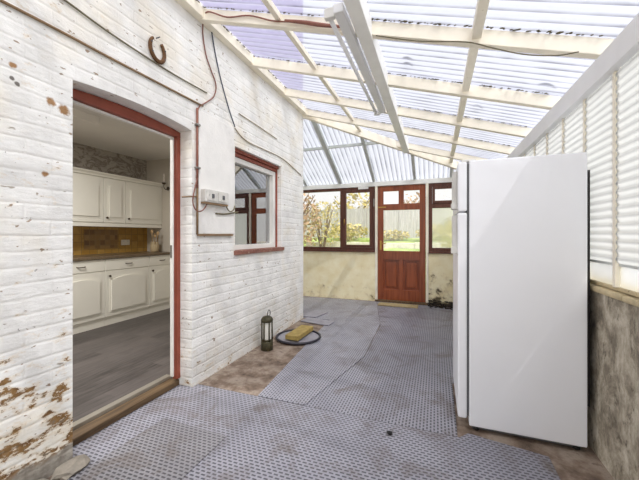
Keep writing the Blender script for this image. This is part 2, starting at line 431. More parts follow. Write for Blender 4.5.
# ------------------------------------------------------------------ setting: house walls
Y0 = -1.3
DY0, DY1, DH = 1.108, 1.975, 2.02          # doorway
WY0, WY1, WZ0, WZ1 = 2.54, 3.50, 1.03, 2.05   # house window
XI = -1.985
b = B()
b.box(XI, XL, Y0, DY0, 0, ZW)
b.box(XI, XL, DY1, WY0, 0, ZW)
b.box(XI, XL, WY0, WY1, 0, WZ0); b.box(XI, XL, WY0, WY1, WZ1, ZW)
b.box(XI, XL, WY1, YC, 0, ZW)
arc = [(XI, DY0+(DY1-DY0)*k/10, DH+.028*(1-(2*k/10-1)**2)) for k in range(11)]
b.prism(arc+[(XI, DY1, ZW), (XI, DY0, ZW)], (XL-XI, 0, 0))
struct(b.build('wall_left', 'wall'), 'white painted brick house wall with flaking paint', 'wall')
b = B(); b.box(XI, XL-.005, Y0, YC, ZW, 6.0)
struct(b.build('wall_left_upper', 'upper'), 'lilac upper house wall seen through the clear roof', 'wall')
b = B(); b.box(-4.9, XI, 4.08, YC, 0, 6.0)
struct(b.build('wall_house_end', 'wall_x'), 'painted brick end wall of the house round the corner', 'wall')
# ground, floor
b = B(); b.box(-3.4, 1.0, Y0, 5.9, -.12, 0)
struct(b.build('floor', 'stone'), 'worn bare concrete floor of the lean-to', 'floor')
# kitchen shell
KZ = .012
b = B(); b.box(-4.9, -2.0, -.6, 4.08, -.1, KZ)
struct(b.build('floor_kitchen', 'laminate'), 'grey wood laminate kitchen floor', 'floor')
b = B(); b.box(-4.9, XI, -.6, 4.08, 2.47, 2.6)
struct(b.build('ceiling_kitchen', 'ceil'), 'pale kitchen ceiling', 'ceiling')
b = B(); b.box(-3.62, -3.40, -.6, 2.36, 2.39, 2.47)
struct(b.build('trim_1', 'ceil'), 'shallow boxed beam on the kitchen ceiling', 'beam')
b = B(); b.box(-4.9, -4.65, -.6, 4.08, KZ, 2.47)
struct(b.build('wall_kitchen_back', 'wallpaper'), 'kitchen wall papered with grey leaves above the cupboards', 'wall')
b = B(); b.box(-4.65, XI, 4.035, 4.08, KZ, 2.47)
struct(b.build('wall_kitchen_right', 'kitchen_wall'), 'plain pale end wall of the kitchen', 'wall')
b = B(); b.box(-4.9, XI, -.7, -.6, 0, 2.6)
struct(b.build('wall_kitchen_left', 'kitchen_wall'), 'plain near wall of the kitchen', 'wall')
# splashback tiles
b = B(); b.box(-4.65, -4.64, .2, 4.035, .92, 1.36)
struct(b.build('trim_2', 'tiles'), 'ochre tiled splashback between worktop and wall cupboards', 'tiles')
b = B(); b.box(-4.64, -4.633, 3.0, 3.5, 1.0, 1.28, .002)
struct(b.build('trim_3', 'tile_pic'), 'panel of small patterned tiles set in the ochre splashback', 'tiles')

# ------------------------------------------------------------------ doorway to the kitchen
d1 = struct(empty('door_1', (-1.95, (DY0+DY1)/2, 0)), 'faded red door frame open to the kitchen', 'door frame')
b = B(); X0, X1 = -1.96, -1.915
b.box(X0, X1, DY0, DY0+.04, .046, DH-.047, .003); b.box(X0, X1, DY1-.034, DY1, .06, DH-.047, .003)
arc = [(X0, DY0+(DY1-DY0)*k/10, DH-.005+.028*(1-(2*k/10-1)**2)) for k in range(11)]
b.prism(arc+[(X0, DY1, DH-.046), (X0, DY0, DH-.046)], (X1-X0, 0, 0))
b.build('frame', 'red_frame', d1)
b = B()
b.box(-1.975, -1.945, DY0+.041, DY0+.056, .08, DH-.064, .003); b.box(-1.975, -1.945, DY1-.047, DY1-.035, .08, DH-.064, .003)
b.box(-1.975, -1.945, DY0+.041, DY1-.035, DH-.062, DH-.047, .003)
b.build('door_stop', 'upvc', d1)
b = B(); b.box(-2.012, -1.925, DY0, DY1, 0.0, .045, .006); tag(b.build('threshold', 'sill_wood', d1), 'worn brown timber threshold')
b = B(); b.box(-2.06, -2.013, DY0, DY1, .03, .066, .003); b.build('metal_strip', 'alu', d1)
b = B(); b.box(-1.97, -1.955, DY1-.05, DY1-.047, 1.02, 1.12, .001); b.build('strike_plate', 'steel', d1)
b = B(); b.box(XL-.02, XL+.02, DY1-.045, DY1+.008, 1.29, 1.335, .004)

# house window
w3 = struct(empty('window_3', (-1.87, (WY0+WY1)/2, WZ0)), 'white framed house window with red brown head', 'window')
b = B(); fx0, fx1 = -1.93, -1.855
b.box(fx0, fx1, WY0, WY0+.044, WZ0+.021, WZ1-.071, .003); b.box(fx0, fx1, WY1-.022, WY1, WZ0+.021, WZ1-.071, .003)
b.box(fx0, fx1, WY0, WY1, WZ1-.07, WZ1-.035, .003); b.box(fx0, fx1+.02, WY0, WY1, WZ1-.034, WZ1, .003)
tag(b.build('outer_frame', 'red_frame', w3), 'red brown outer timber frame')
b = B(); fx0, fx1 = -1.93, -1.87
b.box(fx0, fx1, WY0+.045, WY0+.09, WZ0+.021, WZ1-.072, .003); b.box(fx0, fx1, WY1-.085, WY1-.023, WZ0+.021, WZ1-.072, .003)
b.box(fx0, fx1, WY0+.091, WY1-.086, WZ1-.125, WZ1-.072, .003); b.box(fx0, fx1, WY0+.091, WY1-.086, WZ0+.021, WZ0+.07, .003)
b.build('sash_frame', 'upvc', w3)
b = B(); b.box(-1.915, -1.909, WY0+.08, WY1-.1, WZ0+.07, WZ1-.12); b.build('pane', 'glass_house', w3)
b = B(); b.box(-1.95, XL+.025, WY0-.02, WY1+.04, WZ0-.022, WZ0+.02, .006); tag(b.build('window_sill', 'old_sill', w3), 'chipped red brown sill')

# ------------------------------------------------------------------ kitchen units
def arched_panel(b, x, y0, y1, z0, z1, rise, dep=.008):
    """raised panel with an arched top, standing proud in +X"""
    n = 10; top = [(x, y0+(y1-y0)*k/n, z1-rise*((2*k/n-1)**2)) for k in range(n+1)]
    b.prism([(x, y0, z0)]+top+[(x, y1, z0)], (dep, 0, 0))
def cupboard_door(parent, name, xf, y0, y1, z0, z1, rise, knob_y, knob_z):
    b = B(); b.box(xf, xf+.02, y0+.003, y1-.003, z0, z1, .003)
    m = .055
    arched_panel(b, xf+.0195, y0+m, y1-m, z0+m, z1-m, rise, .004)
    arched_panel(b, xf+.0235, y0+m+.022, y1-m-.022, z0+m+.022, z1-m-.022, rise, .014)
    d = b.build(name, 'cupboard', parent)
    k = B(); k.lathe([(.006, 0), (.006, .012), (.015, .018), (.016, .026), (.008, .031)], (xf+.02, knob_y, knob_z), 12, Matrix.Rotation(PI/2, 4, 'Y'))
    k.build('knob', 'dark_knob', d); return d
XB = -4.06
units = [(1.75, 2.28, 'left end of the run'), (2.28, 2.88, 'cut by the left door jamb'), (2.88, 3.55, 'in the middle of the view'), (3.55, 4.03, 'narrow, at the far right end')]
for i, (y0, y1, w) in enumerate(units):
    e = empty('base_cabinet', (-4.35, (y0+y1)/2, KZ), 'cream base cupboard with drawer over arched door, '+w, 'cabinet', 'cream base cupboards')
    b = B(); b.box(-4.64, XB, y0+.001, y1-.001, KZ+.1, .885); b.build('body', 'cupboard', e)
    b = B(); b.box(-4.6, XB-.0, y0+.001, y1-.001, KZ, KZ+.1); b.build('plinth', 'cupboard', e)
    cupboard_door(e, 'door', XB, y0, y1, KZ+.115, .725, .045, y0+.05, .66)
    b = B(); b.box(XB, XB+.02, y0+.003, y1-.003, .735, .88, .004); dr = b.build('drawer', 'cupboard', e)
    yc = (y0+y1)/2; b = B(); b.tube(curve([(XB+.018, yc-.05, .81), (XB+.036, yc-.03, .805), (XB+.036, yc+.03, .805), (XB+.018, yc+.05, .81)]), .006)
    b.build('handle', 'dark_knob', dr)
b = B(); b.box(-4.64, XB+.04, 1.0, 4.034, .886, .924, .008)
tag(b.build('worktop', 'worktop'), 'mottled brown worktop running over the cream base cupboards', 'worktop')
XW = -4.32
for i, (y0, y1, ks, w) in enumerate([(1.95, 2.45, 1, 'hidden partly by the door jamb'), (2.45, 3.04, 1, 'broad, leftmost in view'), (3.04, 3.37, 0, 'narrow, between two broad ones'), (3.37, 4.03, 0, 'broad, at the far right end')]):
    e = empty('wall_cabinet', (-4.48, (y0+y1)/2, 1.36), 'cream wall cupboard with arched door panel, '+w, 'cabinet', 'cream wall cupboards')
    b = B(); b.box(-4.64, XW, y0+.001, y1-.001, 1.365, 2.0); b.build('body', 'cupboard', e)
    cupboard_door(e, 'door', XW, y0, y1, 1.375, 1.99, .04, y0+.04, 1.44)
b = B(); b.prism([(-4.64, 0, 2.001), (XW+.02, 0, 2.001), (XW+.025, 0, 2.02), (XW+.06, 0, 2.045), (XW+.06, 0, 2.055), (-4.64, 0, 2.055)], (0, 1.0, 0))
bmesh.ops.scale(b.bm, vec=(1, 2.085, 1), verts=b.bm.verts); bmesh.ops.translate(b.bm, vec=(0, 1.948, 0), verts=b.bm.verts)
tag(b.build('cornice', 'cupboard'), 'moulded cream cornice along the top of the wall cupboards', 'moulding')
b = B(); b.box(XW-.012, XW+.014, 1.948, 4.033, 1.315, 1.364, .006)
tag(b.build('pelmet', 'cupboard'), 'cream pelmet strip under the wall cupboards', 'moulding')
e = empty('wall_socket', (-4.63, 3.62, 1.08), 'white double socket on the ochre tiles', 'socket')
b = B(); b.box(-4.64, -4.628, 3.555, 3.7, 1.04, 1.125, .004); b.build('plate', 'socket', e)
for k in (3.59, 3.665):
    b = B(); b.box(-4.628, -4.623, k-.012, k+.012, 1.095, 1.112, .001); b.build('switch', 'fridge_trim', e)
# crock of spoons on the worktop
e = empty('utensil_crock', (-4.3, 3.88, .925), 'pale crock of wooden utensils at the end of the kitchen worktop', 'utensil pot')
b = B(); b.lathe([(.05, 0), (.062, .02), (.066, .1), (.058, .15), (.062, .165), (.054, .165), (.05, .03)], (-4.3, 3.88, .925), 20); b.build('crock', 'crock', e)
for dx, dy, h, a in ((.02, .02, .33, .12), (-.02, .015, .30, -.2), (.0, -.025, .36, .05), (.025, -.01, .28, .25)):
    b = B(); p = Vector((-4.3+dx, 3.88+dy, .96)); q = Vector((-4.3+dx+a*.25, 3.88+dy*2.2-a*.2, .925+h))
    b.tube([p, p.lerp(q, .8), p.lerp(q, .88), q], [.006, .007, .022, .016], 8); b.build('spoon', 'spoon', e)
# candle sconce on the end wall
sx, sz = -4.17, 2.06
e = empty('wall_sconce', (sx, 4.01, sz-.1), 'small dark sconce with a white candle in the kitchen', 'wall light')
b = B(); b.lathe([(.03, 0), (.034, .006), (.02, .016)], (sx, 4.035, sz-.09), 14, Matrix.Rotation(PI/2, 4, 'X')); b.build('backplate', 'dark_knob', e)
b = B(); b.tube(curve([(sx, 4.025, sz-.09), (sx, 3.98, sz-.11), (sx, 3.945, sz-.08), (sx, 3.945, sz-.03)]), .006); b.lathe([(.012, 0), (.03, .014), (.032, .03), (.014, .03)], (sx, 3.945, sz-.035), 14); b.build('arm', 'dark_knob', e)
b = B(); b.lathe([(.013, 0), (.013, .09)], (sx, 3.945, sz-.006), 12); b.lathe([(.008, 0), (.014, .02), (.008, .05), (.001, .065)], (sx, 3.945, sz+.084), 12); b.build('candle', 'candle', e)

# ------------------------------------------------------------------ lean-to: back wall
b = B(); b.box(-3.1, 1.0, YB+.0, YB+.16, 0, .9); struct(b.build('wall_back', 'cream_wall'), 'low cream plastered wall with mould stains under the back windows', 'wall')
# cut the doorway: door stands in front of a lower wall, so the wall is made in two pieces
o = bpy.data.objects['wall_back']; bpy.data.objects.remove(o)
PX0, PX1 = -.995, -.165        # door leaf edges
b = B(); b.box(-3.1, PX0-.045, YB, YB+.16, 0, .9); b.box(PX1+.045, 1.0, YB, YB+.16, 0, .9)
struct(b.build('wall_back', 'cream_wall'), 'low cream plastered wall with mould stains under the back windows', 'wall')
b = B(); b.box(-3.1, 1.0, YB-.01, YB+.09, 2.085, 2.165, .004)
struct(b.build('trim_4', 'beam_white'), 'white timber head rail above the back windows and door', 'beam')
for i, xx in enumerate((PX0-.022, PX1+.022)):
    b = B(); b.box(xx-.021, xx+.021, YB-.01, YB+.1, 0, 2.085, .003)
    struct(b.build('trim_%d' % (5+i), 'beam'), ('left' if i == 0 else 'right')+' cream post beside the red brown garden door', 'post')
def rect_frame(b, x0, x1, y0, y1, z0, z1, w, bev=.004):
    b.box(x0, x0+w, y0, y1, z0, z1, bev); b.box(x1-w, x1, y0, y1, z0, z1, bev)
    b.box(x0+w, x1-w, y0, y1, z0, z0+w, bev); b.box(x0+w, x1-w, y0, y1, z1-w, z1, bev)
wx1 = PX0-.045
w1 = struct(empty('window_1', (-2, YB+.05, .9)), 'dark brown back window, fixed pane and side casement', 'window')
b = B(); rect_frame(b, -3.05, wx1, YB+.0, YB+.075, .92, 2.085, .05); b.box(-1.70, -1.635, YB, YB+.075, .97, 2.035, .004); b.build('window_frame', 'brown_frame', w1)
b = B(); b.box(-3.0, -1.7, YB+.035, YB+.041, .97, 2.035); b.build('pane', 'glass', w1)
cs = B(); rect_frame(cs, -1.632, wx1-.052, YB-.012, YB+.045, .972, 2.033, .048); cs = cs.build('casement', 'brown_frame', w1)
b = B(); b.box(-1.585, wx1-.1, YB+.015, YB+.021, 1.02, 1.985); b.build('pane', 'glass', cs)
b = B(); b.box(-1.618, -1.602, YB-.03, YB-.012, 1.42, 1.5, .003); b.tube([(-1.61, YB-.03, 1.49), (-1.61, YB-.045, 1.48), (-1.612, YB-.045, 1.38)], .007); b.build('handle', 'brass', cs)
b = B(); b.box(-1.35, -1.16, YB-.02, YB-.0, 2.04, 2.08, .004); tag(b.build('trickle_vent', 'upvc', w1), 'white vent strip')
b = B(); b.box(wx1-.03, wx1-.008, YB-.012, YB-.0, 1.72, 1.86, .003); tag(b.build('latch', 'steel', w1), 'steel latch')
b = B(); b.box(-3.1, wx1, YB-.035, YB+.1, .885, .92, .006); b.build('window_sill', 'brown_frame', w1)

d2 = struct(empty('door_2', ((PX0+PX1)/2, YB+.03, 0)), 'red brown glazed timber garden door', 'door')
y0, y1 = YB+.015, YB+.06
b = B(); L0, L1, zt = PX0+.003, PX1-.003, 2.08
b.box(L0, L0+.1, y0, y1, .035, zt, .004); b.box(L1-.1, L1, y0, y1, .035, zt, .004)
for za, zb in ((1.985, zt), (1.645, 1.755), (.755, .915), (.035, .225)): b.box(L0+.1, L1-.1, y0, y1, za, zb, .004)
xm = (L0+L1)/2
b.box(xm-.045, xm+.045, y0, y1, 1.755, 1.985, .004); b.box(xm-.04, xm+.04, y0, y1, .225, .755, .004)
b.build('door_frame', 'door_wood', d2)
for xa, xb in ((L0+.1, xm-.04), (xm+.04, L1-.1)):
    b = B(); b.box(xa, xb, y0+.03, y1-.004, .225, .755); b.box(xa+.045, xb-.045, y0+.008, y0+.031, .27, .71, .012); b.build('panel', 'door_wood', d2)
for xa, xb, za, zb in ((L0+.1, xm-.045, 1.755, 1.985), (xm+.045, L1-.1, 1.755, 1.985), (L0+.1, L1-.1, .915, 1.645)):
    b = B(); b.box(xa, xb, y0+.02, y0+.026, za, zb); b.build('pane', 'glass', d2)
b = B(); b.box(L0+.035, L0+.07, y0-.008, y0, .93, 1.1, .004); b.tube(curve([(L0+.052, y0-.006, 1.05), (L0+.052, y0-.045, 1.05), (L0+.09, y0-.048, 1.05), (L0+.15, y0-.045, 1.048)]), .008); b.build('handle', 'brass', d2)
b = B(); b.box(L0+.005, L0+.15, y0-.01, y0, 1.69, 1.712, .003); b.build('bolt', 'brass', d2)
b = B(); b.box(PX0-.04, PX1+.04, YB-.05, YB+.12, 0, .035, .006); tag(b.build('threshold', 'sill_wood', d2), 'worn sill under the door')

w2 = struct(empty('window_2', (.3, YB+.05, .9)), 'small brown window with top light and frosted lower pane beside the fridge', 'window')
x0 = PX1+.045
b = B(); rect_frame(b, x0, .78, YB, YB+.075, .92, 2.085, .06); b.box(x0+.06, .72, YB, YB+.075, 1.66, 1.74, .004); b.box(.335, .40, YB, YB+.075, .98, 2.02, .004)
b.build('window_frame', 'brown_frame', w2)
for xa, xb in ((x0+.06, .335), (.40, .72)):
    ts = B(); rect_frame(ts, xa+.002, xb-.002, YB-.012, YB+.04, 1.742, 2.024, .042); ts = ts.build('top_light', 'brown_frame', w2)
    b = B(); b.box(xa+.044, xb-.044, YB+.012, YB+.018, 1.784, 1.982); b.build('pane', 'glass', ts)
    b = B(); b.box(xa, xb, YB+.03, YB+.036, .98, 1.66); b.build('frosted_pane', 'frosted', w2)
b = B(); b.box(x0, .8, YB-.035, YB+.1, .885, .92, .006); b.build('window_sill', 'brown_frame', w2)
# far end of the side passage
b = B(); b.box(-3.2, -3.1, YC, 5.9, 0, 2.5); struct(b.build('wall_passage', 'wall_x'), 'plain wall closing the side passage', 'wall')

# ------------------------------------------------------------------ right wall
b = B(); b.box(XR, XR+.17, Y0, YB, 0, .89); struct(b.build('wall_right', 'dirty_wall'), 'low rendered wall stained black with mould beside the fridge', 'wall')
b = B()
y = Y0
while y < YB-.03:
    L = min(R.uniform(.3, .5), YB-y)
    b.box(XR-.008+R.uniform(-.008, .006), XR+.19, y+.002, y+L-.002, .89, .922+R.uniform(-.005, .005), .012); y += L
struct(b.build('trim_7', 'cap_brick'), 'crumbling tan coping on the low right wall', 'coping')
rg = struct(empty('wall_right_glazing', (XR+.03, 2.2, .94)), 'translucent corrugated side glazing above the low wall', 'wall')
b = B(); b.box(XR+.01, XR+.07, Y0, YB, .926, .945, .004); tag(b.build('bottom_rail', 'cap_brick', rg), 'weathered bottom rail')
b = B(); b.box(XR+.012, XR+.03, Y0, YB, 1.048, 1.064, .003); b.build('mid_rail', 'post_grey', rg)
b = B(); b.box(XR+.018, XR+.022, Y0, YB, .945, 1.048); b.build('clear_strip', 'hazed', rg)
yb = 1.95-.335*8
k = 0
while yb < YB-.1:
    b = B(); b.box(XR-.003, XR+.024, yb-.012, yb+.012, .945, 1.999, .002); b.build('batten', 'beam', rg)
    # sheet between this batten and the next, horizontal corrugations, lapped ends
    ye = min(yb+.335, YB)
    rows = []
    n = 23*6
    for i in range(n+1):
        z = 1.062+i/n*.937; xo = XR+.003+.0036*math.cos(2*PI*i/6)
        rows.append([(xo+.002*(k % 2), yb-.03, z), (xo, ye, z)])
    b = B(); b.strip(rows); b.build('corrugated_sheet', 'sheet_wall', rg)
    yb += .335; k += 1
b = B(); b.box(XR-.035, XR+.025, Y0, YB+.05, 2.0, 2.12, .004)
struct(b.build('trim_8', 'eave'), 'long pale grey eaves beam along the top of the side glazing', 'beam')

# ------------------------------------------------------------------ roof
rf = struct(empty('ceiling', (-.5, 2.2, 2.0)), 'clear corrugated lean-to roof on cream timbers', 'roof')
RY = [-.84, -.12, .60, 1.32, 2.05, 2.77, 3.49]
def zr(x, d=0): return zroof(x)-d
for y in RY+[4.17]:
    b = B(); b.beam((XL+.03, y, zr(XL+.03)), (XR+.04, y, zr(XR+.04)), .05, .085, drop=1); b.build('rafter', 'beam', rf)
yj = 4.93
b = B(); b.beam((xhip(yj), yj, zroof(xhip(yj))), (XR+.02, yj, zr(XR+.02)), .05, .085, drop=1); b.build('rafter', 'beam', rf)
b = B(); b.beam((XL, YC, ZW), (XR, YB+.06, ZE), .055, .12, drop=1); tag(b.build('hip_rafter', 'beam', rf), 'diagonal hip rafter')
b = B(); b.beam((XL+.035, Y0, ZW+.005), (XL+.035, YC+.05, ZW+.005), .07, .10, drop=1); b.build('wall_plate', 'beam', rf)
for x, w, h, y1 in ((-1.06, .038, .045, yhip(-1.06)), (.22, .05, .055, yhip(.22))):
    b = B(); b.beam((x, Y0, zroof(x)-.006), (x, y1, zroof(x)-.006), w, h, drop=1); b.build('purlin', 'beam', rf)
x = -.43; b = B(); b.beam((x, Y0, zroof(x)), (x, yhip(x)+.03, zroof(x)), .085, .13, drop=1); tag(b.build('main_beam', 'beam_white', rf), 'deep white beam under the middle of the roof')
# end slope members
for x in (-2.4, -1.70, -1.06, -.35, .24):
    ya = yhip(max(x, XL)) if x > XL else YC+.02
    za = zend(ya)
    b = B(); b.beam((x, ya+.03, zend(ya+.03)), (x, YB+.05, zend(YB+.05)), .05 if x != -1.70 else .075, .06, drop=1); b.build('end_rafter', 'post_grey', rf)
b = B(); b.beam((-3.1, 4.90, zend(4.90)-.0), (xhip(4.9), 4.90, zend(4.90)-.0), .035, .045, drop=1); b.build('purlin', 'post_grey', rf)
# corrugated sheets: one per bay, running down the slope
P, A = .076, .012
def roof_rows(ya, yb):
    n = int(round((yb-ya)/P*8)); rows = []
    for i in range(n+1):
        y = ya+(yb-ya)*i/n; w = .014+A*math.cos(2*PI*y/P)
        xa = XL-.0 if y <= YC else xhip(y)
        if xa > XR-.02: break
        rows.append([(x_, y, zroof(x_)+w) for x_ in (xa, xa+(XR+.1-xa)*.5, XR+.1)])
    return rows
edges = [Y0]+RY+[4.17, 4.93, YB]
for ya, yb in zip(edges, edges[1:]):
    b = B(); b.strip(roof_rows(ya-.03, yb+.03 if yb < YB else yb)); b.build('corrugated_sheet', 'sheet', rf)
xe = [-3.1, -2.4, -1.70, -1.06, -.35, .24, .8]
for xa, xb in zip(xe, xe[1:]):
    n = int(round((xb-xa)/P*8)); rows = []
    for i in range(n+1):
        x = xa-.02+(xb-xa+.04)*i/n; w = .012+A*math.cos(2*PI*x/P)
        ya = max(YC, yhip(x))
        rows.append([(x, ya, zend(ya)+w), (x, YB+.16, zend(YB+.16)+w)])
    b = B(); b.strip(rows); b.build('corrugated_sheet', 'sheet_end', rf)
# moss and dirt caught where sheets lap over the rafters
for y in RY[3:]+[4.17]:
    b = B()
    for k in range(150):
        x = R.uniform(XL+.08, XR-.02)
        if R.random() < .25 and x < -.4: continue
        s_ = R.uniform(.003, .0085)
        b.blob((x, y-.03-R.uniform(0, .012), zroof(x)+.002), s_, R.uniform(1, 2.2), .8, .6, .25, 1)
    tag(b.build('moss', 'moss', rf), 'dark moss specks along the sheet edge', None, None, 'stuff')
b = B()
for k in range(110):
    y = R.uniform(.6, YC-.05); s_ = R.uniform(.005, .011); b.blob((XL+.083, y, zroof(XL+.083)+.004), s_, .7, R.uniform(1, 2), .7, .25, 1)
tag(b.build('moss', 'moss', rf), 'dark dirt along the wall plate', None, None, 'stuff')

# ------------------------------------------------------------------ strip light
lx = -.555; lz = 2.54
e = empty('strip_light', (lx, 2.57, lz-.07), 'long white fluorescent strip light hung beside the deep roof beam', 'ceiling light')
b = B(); b.box(lx-.005, lx+.055, 1.74, 3.36, lz-.055, lz, .006); b.build('housing', 'eave', e)
b = B(); b.tube([(lx-.04, 1.78, lz-.045), (lx-.04, 3.32, lz-.045)], .014, 12); b.build('tube', 'tube', e)
for yy in (1.76, 3.34):
    b = B(); b.box(lx-.062, lx+.0, yy-.016, yy+.016, lz-.07, lz-.01, .005); b.build('lamp_holder', 'fridge_trim', e)
for yy in (2.05, 2.77):
    b = B(); b.box(lx-.01, lx+.06, yy-.012, yy+.012, lz, lz+.012, .002); b.build('bracket', 'steel', e)

# ------------------------------------------------------------------ things on the left wall
def cable(name, pts, r, m, label, cat='cable', n=6):
    b = B(); b.tube(curve(pts, n), r, 8); return tag(b.build(name, m), label, cat)
cable('wall_cable', [W(-60, -31), W(0, 0), W(60, 31), W(120, 63), W(203, 106)], .007, 'cable_brown', 'long brown painted cable running straight above the doorway')
cable('wall_cable', [W(20, -29), W(66, 1), W(100, 26), W(140, 53), W(175, 75), W(207, 93)], .005, 'cable_dark', 'thin dark green cable passing behind the horseshoe')
cable('wall_cable', [W(203, 20, .012), W(203, 35), W(206, 55), W(211, 70), W(216, 85), W(214, 96), W(207, 102), W(200, 106), W(197.3, 112)], .0048, 'cable_red', 'red brown cable dropping from the roof corner to the wall pipe')
cable('wall_cable', [W(211, 27, .012), W(215, 52), W(221, 80), W(229, 109), W(235, 127)], .0048, 'cable_blue', 'slate blue cable dropping from the roof to the corner of the house window')
cable('wall_cable', [W(235, 128), W(241, 136), W(250, 143), W(263, 149), W(283, 159), W(301, 175)], .0055, 'cable_pale', 'pale painted cable curving above the house window')
cable('wall_cable', [W(239, 113.5), W(258, 126), W(277, 139)], .005, 'cable_pale', 'short straight crack high on the wall above the house window, drawn as a pale tube')  # a crack in the wall, modelled as a thin tube
e = empty('wall_pipe', W(197.3, 234), 'red brown pipe standing upright beside the plaster panel', 'pipe')
b = B(); b.tube([W(197.3, 108, .014), W(197.3, 150, .014), W(197.3, 188, .014)], .009, 10); b.build('pipe', 'cable_red', e)
b = B(); b.tube([W(197.3, 187, .012), W(197.3, 234.5, .012)], .008, 10); tag(b.build('conduit', 'cable_brown', e), 'dull brown lower length')
for v in (125, 168):
    b = B(); p = W(197.3, v, .012); b.box(XL, XL+.03, p.y-.02, p.y+.02, p.z-.008, p.z+.008, .003); b.build('clip', 'steel', e)
cable('wall_cable', [W(197.5, 178, .03), W(194, 192, .03), W(193, 203, .03), W(197, 211, .035), W(203, 210, .04), W(207, 204, .035), W(208, 200.5, .03)], .005, 'cable_red', 'loop of red cable hanging under the grey junction box', n=8)
cable('wall_pipe', [onX(182, 197, -1.85), W(190, 196.6, .01), W(197, 196.5, .012)], .006, 'cable_brown', 'short brown pipe stub at the edge of the doorway', 'pipe')
pa, pb = W(198.5, 234), W(234, 234)
b = B(); b.box(XL, XL+.012, pa.y, pb.y, 1.21, 2.21, .004)
wp = tag(b.build('wall_panel', 'panel'), 'smooth white plaster panel between the doorway and the house window', 'panel')
b = B(); b.box(XL, XL+.022, pa.y-.01, pb.y-.03, 1.192, 1.208, .003)  # brown strip in place of the shadow line under the panel
tag(b.build('bottom_shade', 'cable_brown', wp), 'thin brown strip standing in for the shadow along the bottom')
ja, jb = W(202.5, 197, .03), W(226, 197, .03)
e = empty('junction_box', (XL+.012, (ja.y+jb.y)/2, 1.46), 'grubby grey twin junction box on the white plaster panel', 'junction box')
b = B(); b.box(XL+.012, XL+.06, ja.y, jb.y, 1.47, 1.575, .008); b.build('box', 'grey_box', e)
for k in (.27, .72):
    yk = ja.y+(jb.y-ja.y)*k
    b = B(); b.box(XL+.06, XL+.068, yk-.06, yk+.06, 1.485, 1.56, .004); b.build('cover', 'grey_box', e)
    b = B(); b.box(XL+.068, XL+.074, yk-.014, yk+.014, 1.505, 1.54, .003); b.build('switch', 'gasket', e)
b = B(); b.box(XL+.012, XL+.055, ja.y, jb.y, 1.455, 1.469, .003); b.build('tray', 'cable_brown', e)
cable('wall_cable', [W(226, 203, .03), W(227, 208, .03), W(230, 211.5, .03), W(233.5, 210, .03), W(235, 206, .02)], .0055, 'cable_dark', 'short dark cable hooked down from the junction box to the window')
cable('wall_bracket', [W(216, 213.5, .02), W(226, 214, .02), W(238, 212, .03)], .007, 'cable_dark', 'thin dark metal hook sticking out below the junction box', 'hook')
# horseshoe
c = W(157.5, 50, .012); e = empty('horseshoe', c, 'rusty horseshoe hung open end up on the white wall', 'horseshoe')
hp = [Vector((c.x, c.y+.058*math.sin(a)*1.0, c.z-.075*math.cos(a)+.0)) for a in [math.radians(d) for d in range(-148, 149, 12)]]
hp = [Vector((p.x, p.y+(p.z-c.z)*-.1, p.z)) for p in hp]
rr = [.008+.006*math.cos(math.radians(d)*.5) for d in range(-148, 149, 12)]
b = B(); b.tube(hp, rr, 10); b.build('shoe', 'rust', e)
for k in (3, 7, len(hp)-8, len(hp)-4):
    b = B(); p = hp[k]; b.lathe([(.004, 0), (.006, .004), (.003, .008)], (p.x+.009, p.y, p.z), 8, Matrix.Rotation(PI/2, 4, 'Y')); b.build('nail', 'gasket', e)
b = B(); p = W(157, 38); b.tube([(XL, p.y, p.z), (XL+.03, p.y+.004, p.z+.004)], .004, 8)
tag(b.build('nail', 'gasket'), 'small bent nail in the wall above the horseshoe', 'nail')

# cables on the first whole rafter
def rp(x, dz=-.05, dy=-.035): return Vector((x, 2.05+dy, zroof(x)+dz))
cable('roof_cable', [W(203, 20, .02), rp(-1.68, -.03), rp(-1.5, -.06), rp(-1.3, -.035), rp(-1.1, -.06), rp(-.9, -.055), rp(-.7, -.07), rp(-.56, -.06)], .0055, 'cable_red', 'red brown cable tied along the nearest cream rafter')
b = B(); b.tube(curve([rp(-1.0, -.06, -.05), rp(-.85, -.062, -.05), rp(-.72, -.07, -.05), rp(-.58, -.07, -.05)]), [.009+.005*math.sin(PI*k/18) for k in range(19)], 8)
tag(b.build('cable_bundle', 'cable_red'), 'thick red bundle of cable on the rafter left of the strip light', 'cable')
cable('roof_cable', [rp(-.36, -.1), rp(-.1, -.11), rp(.16, -.09), rp(.3, -.11), rp(.45, -.13), rp(.6, -.12), rp(.7, -.09)], .0035, 'cable_dark', 'thin dark cable sagging under the rafter on the right')
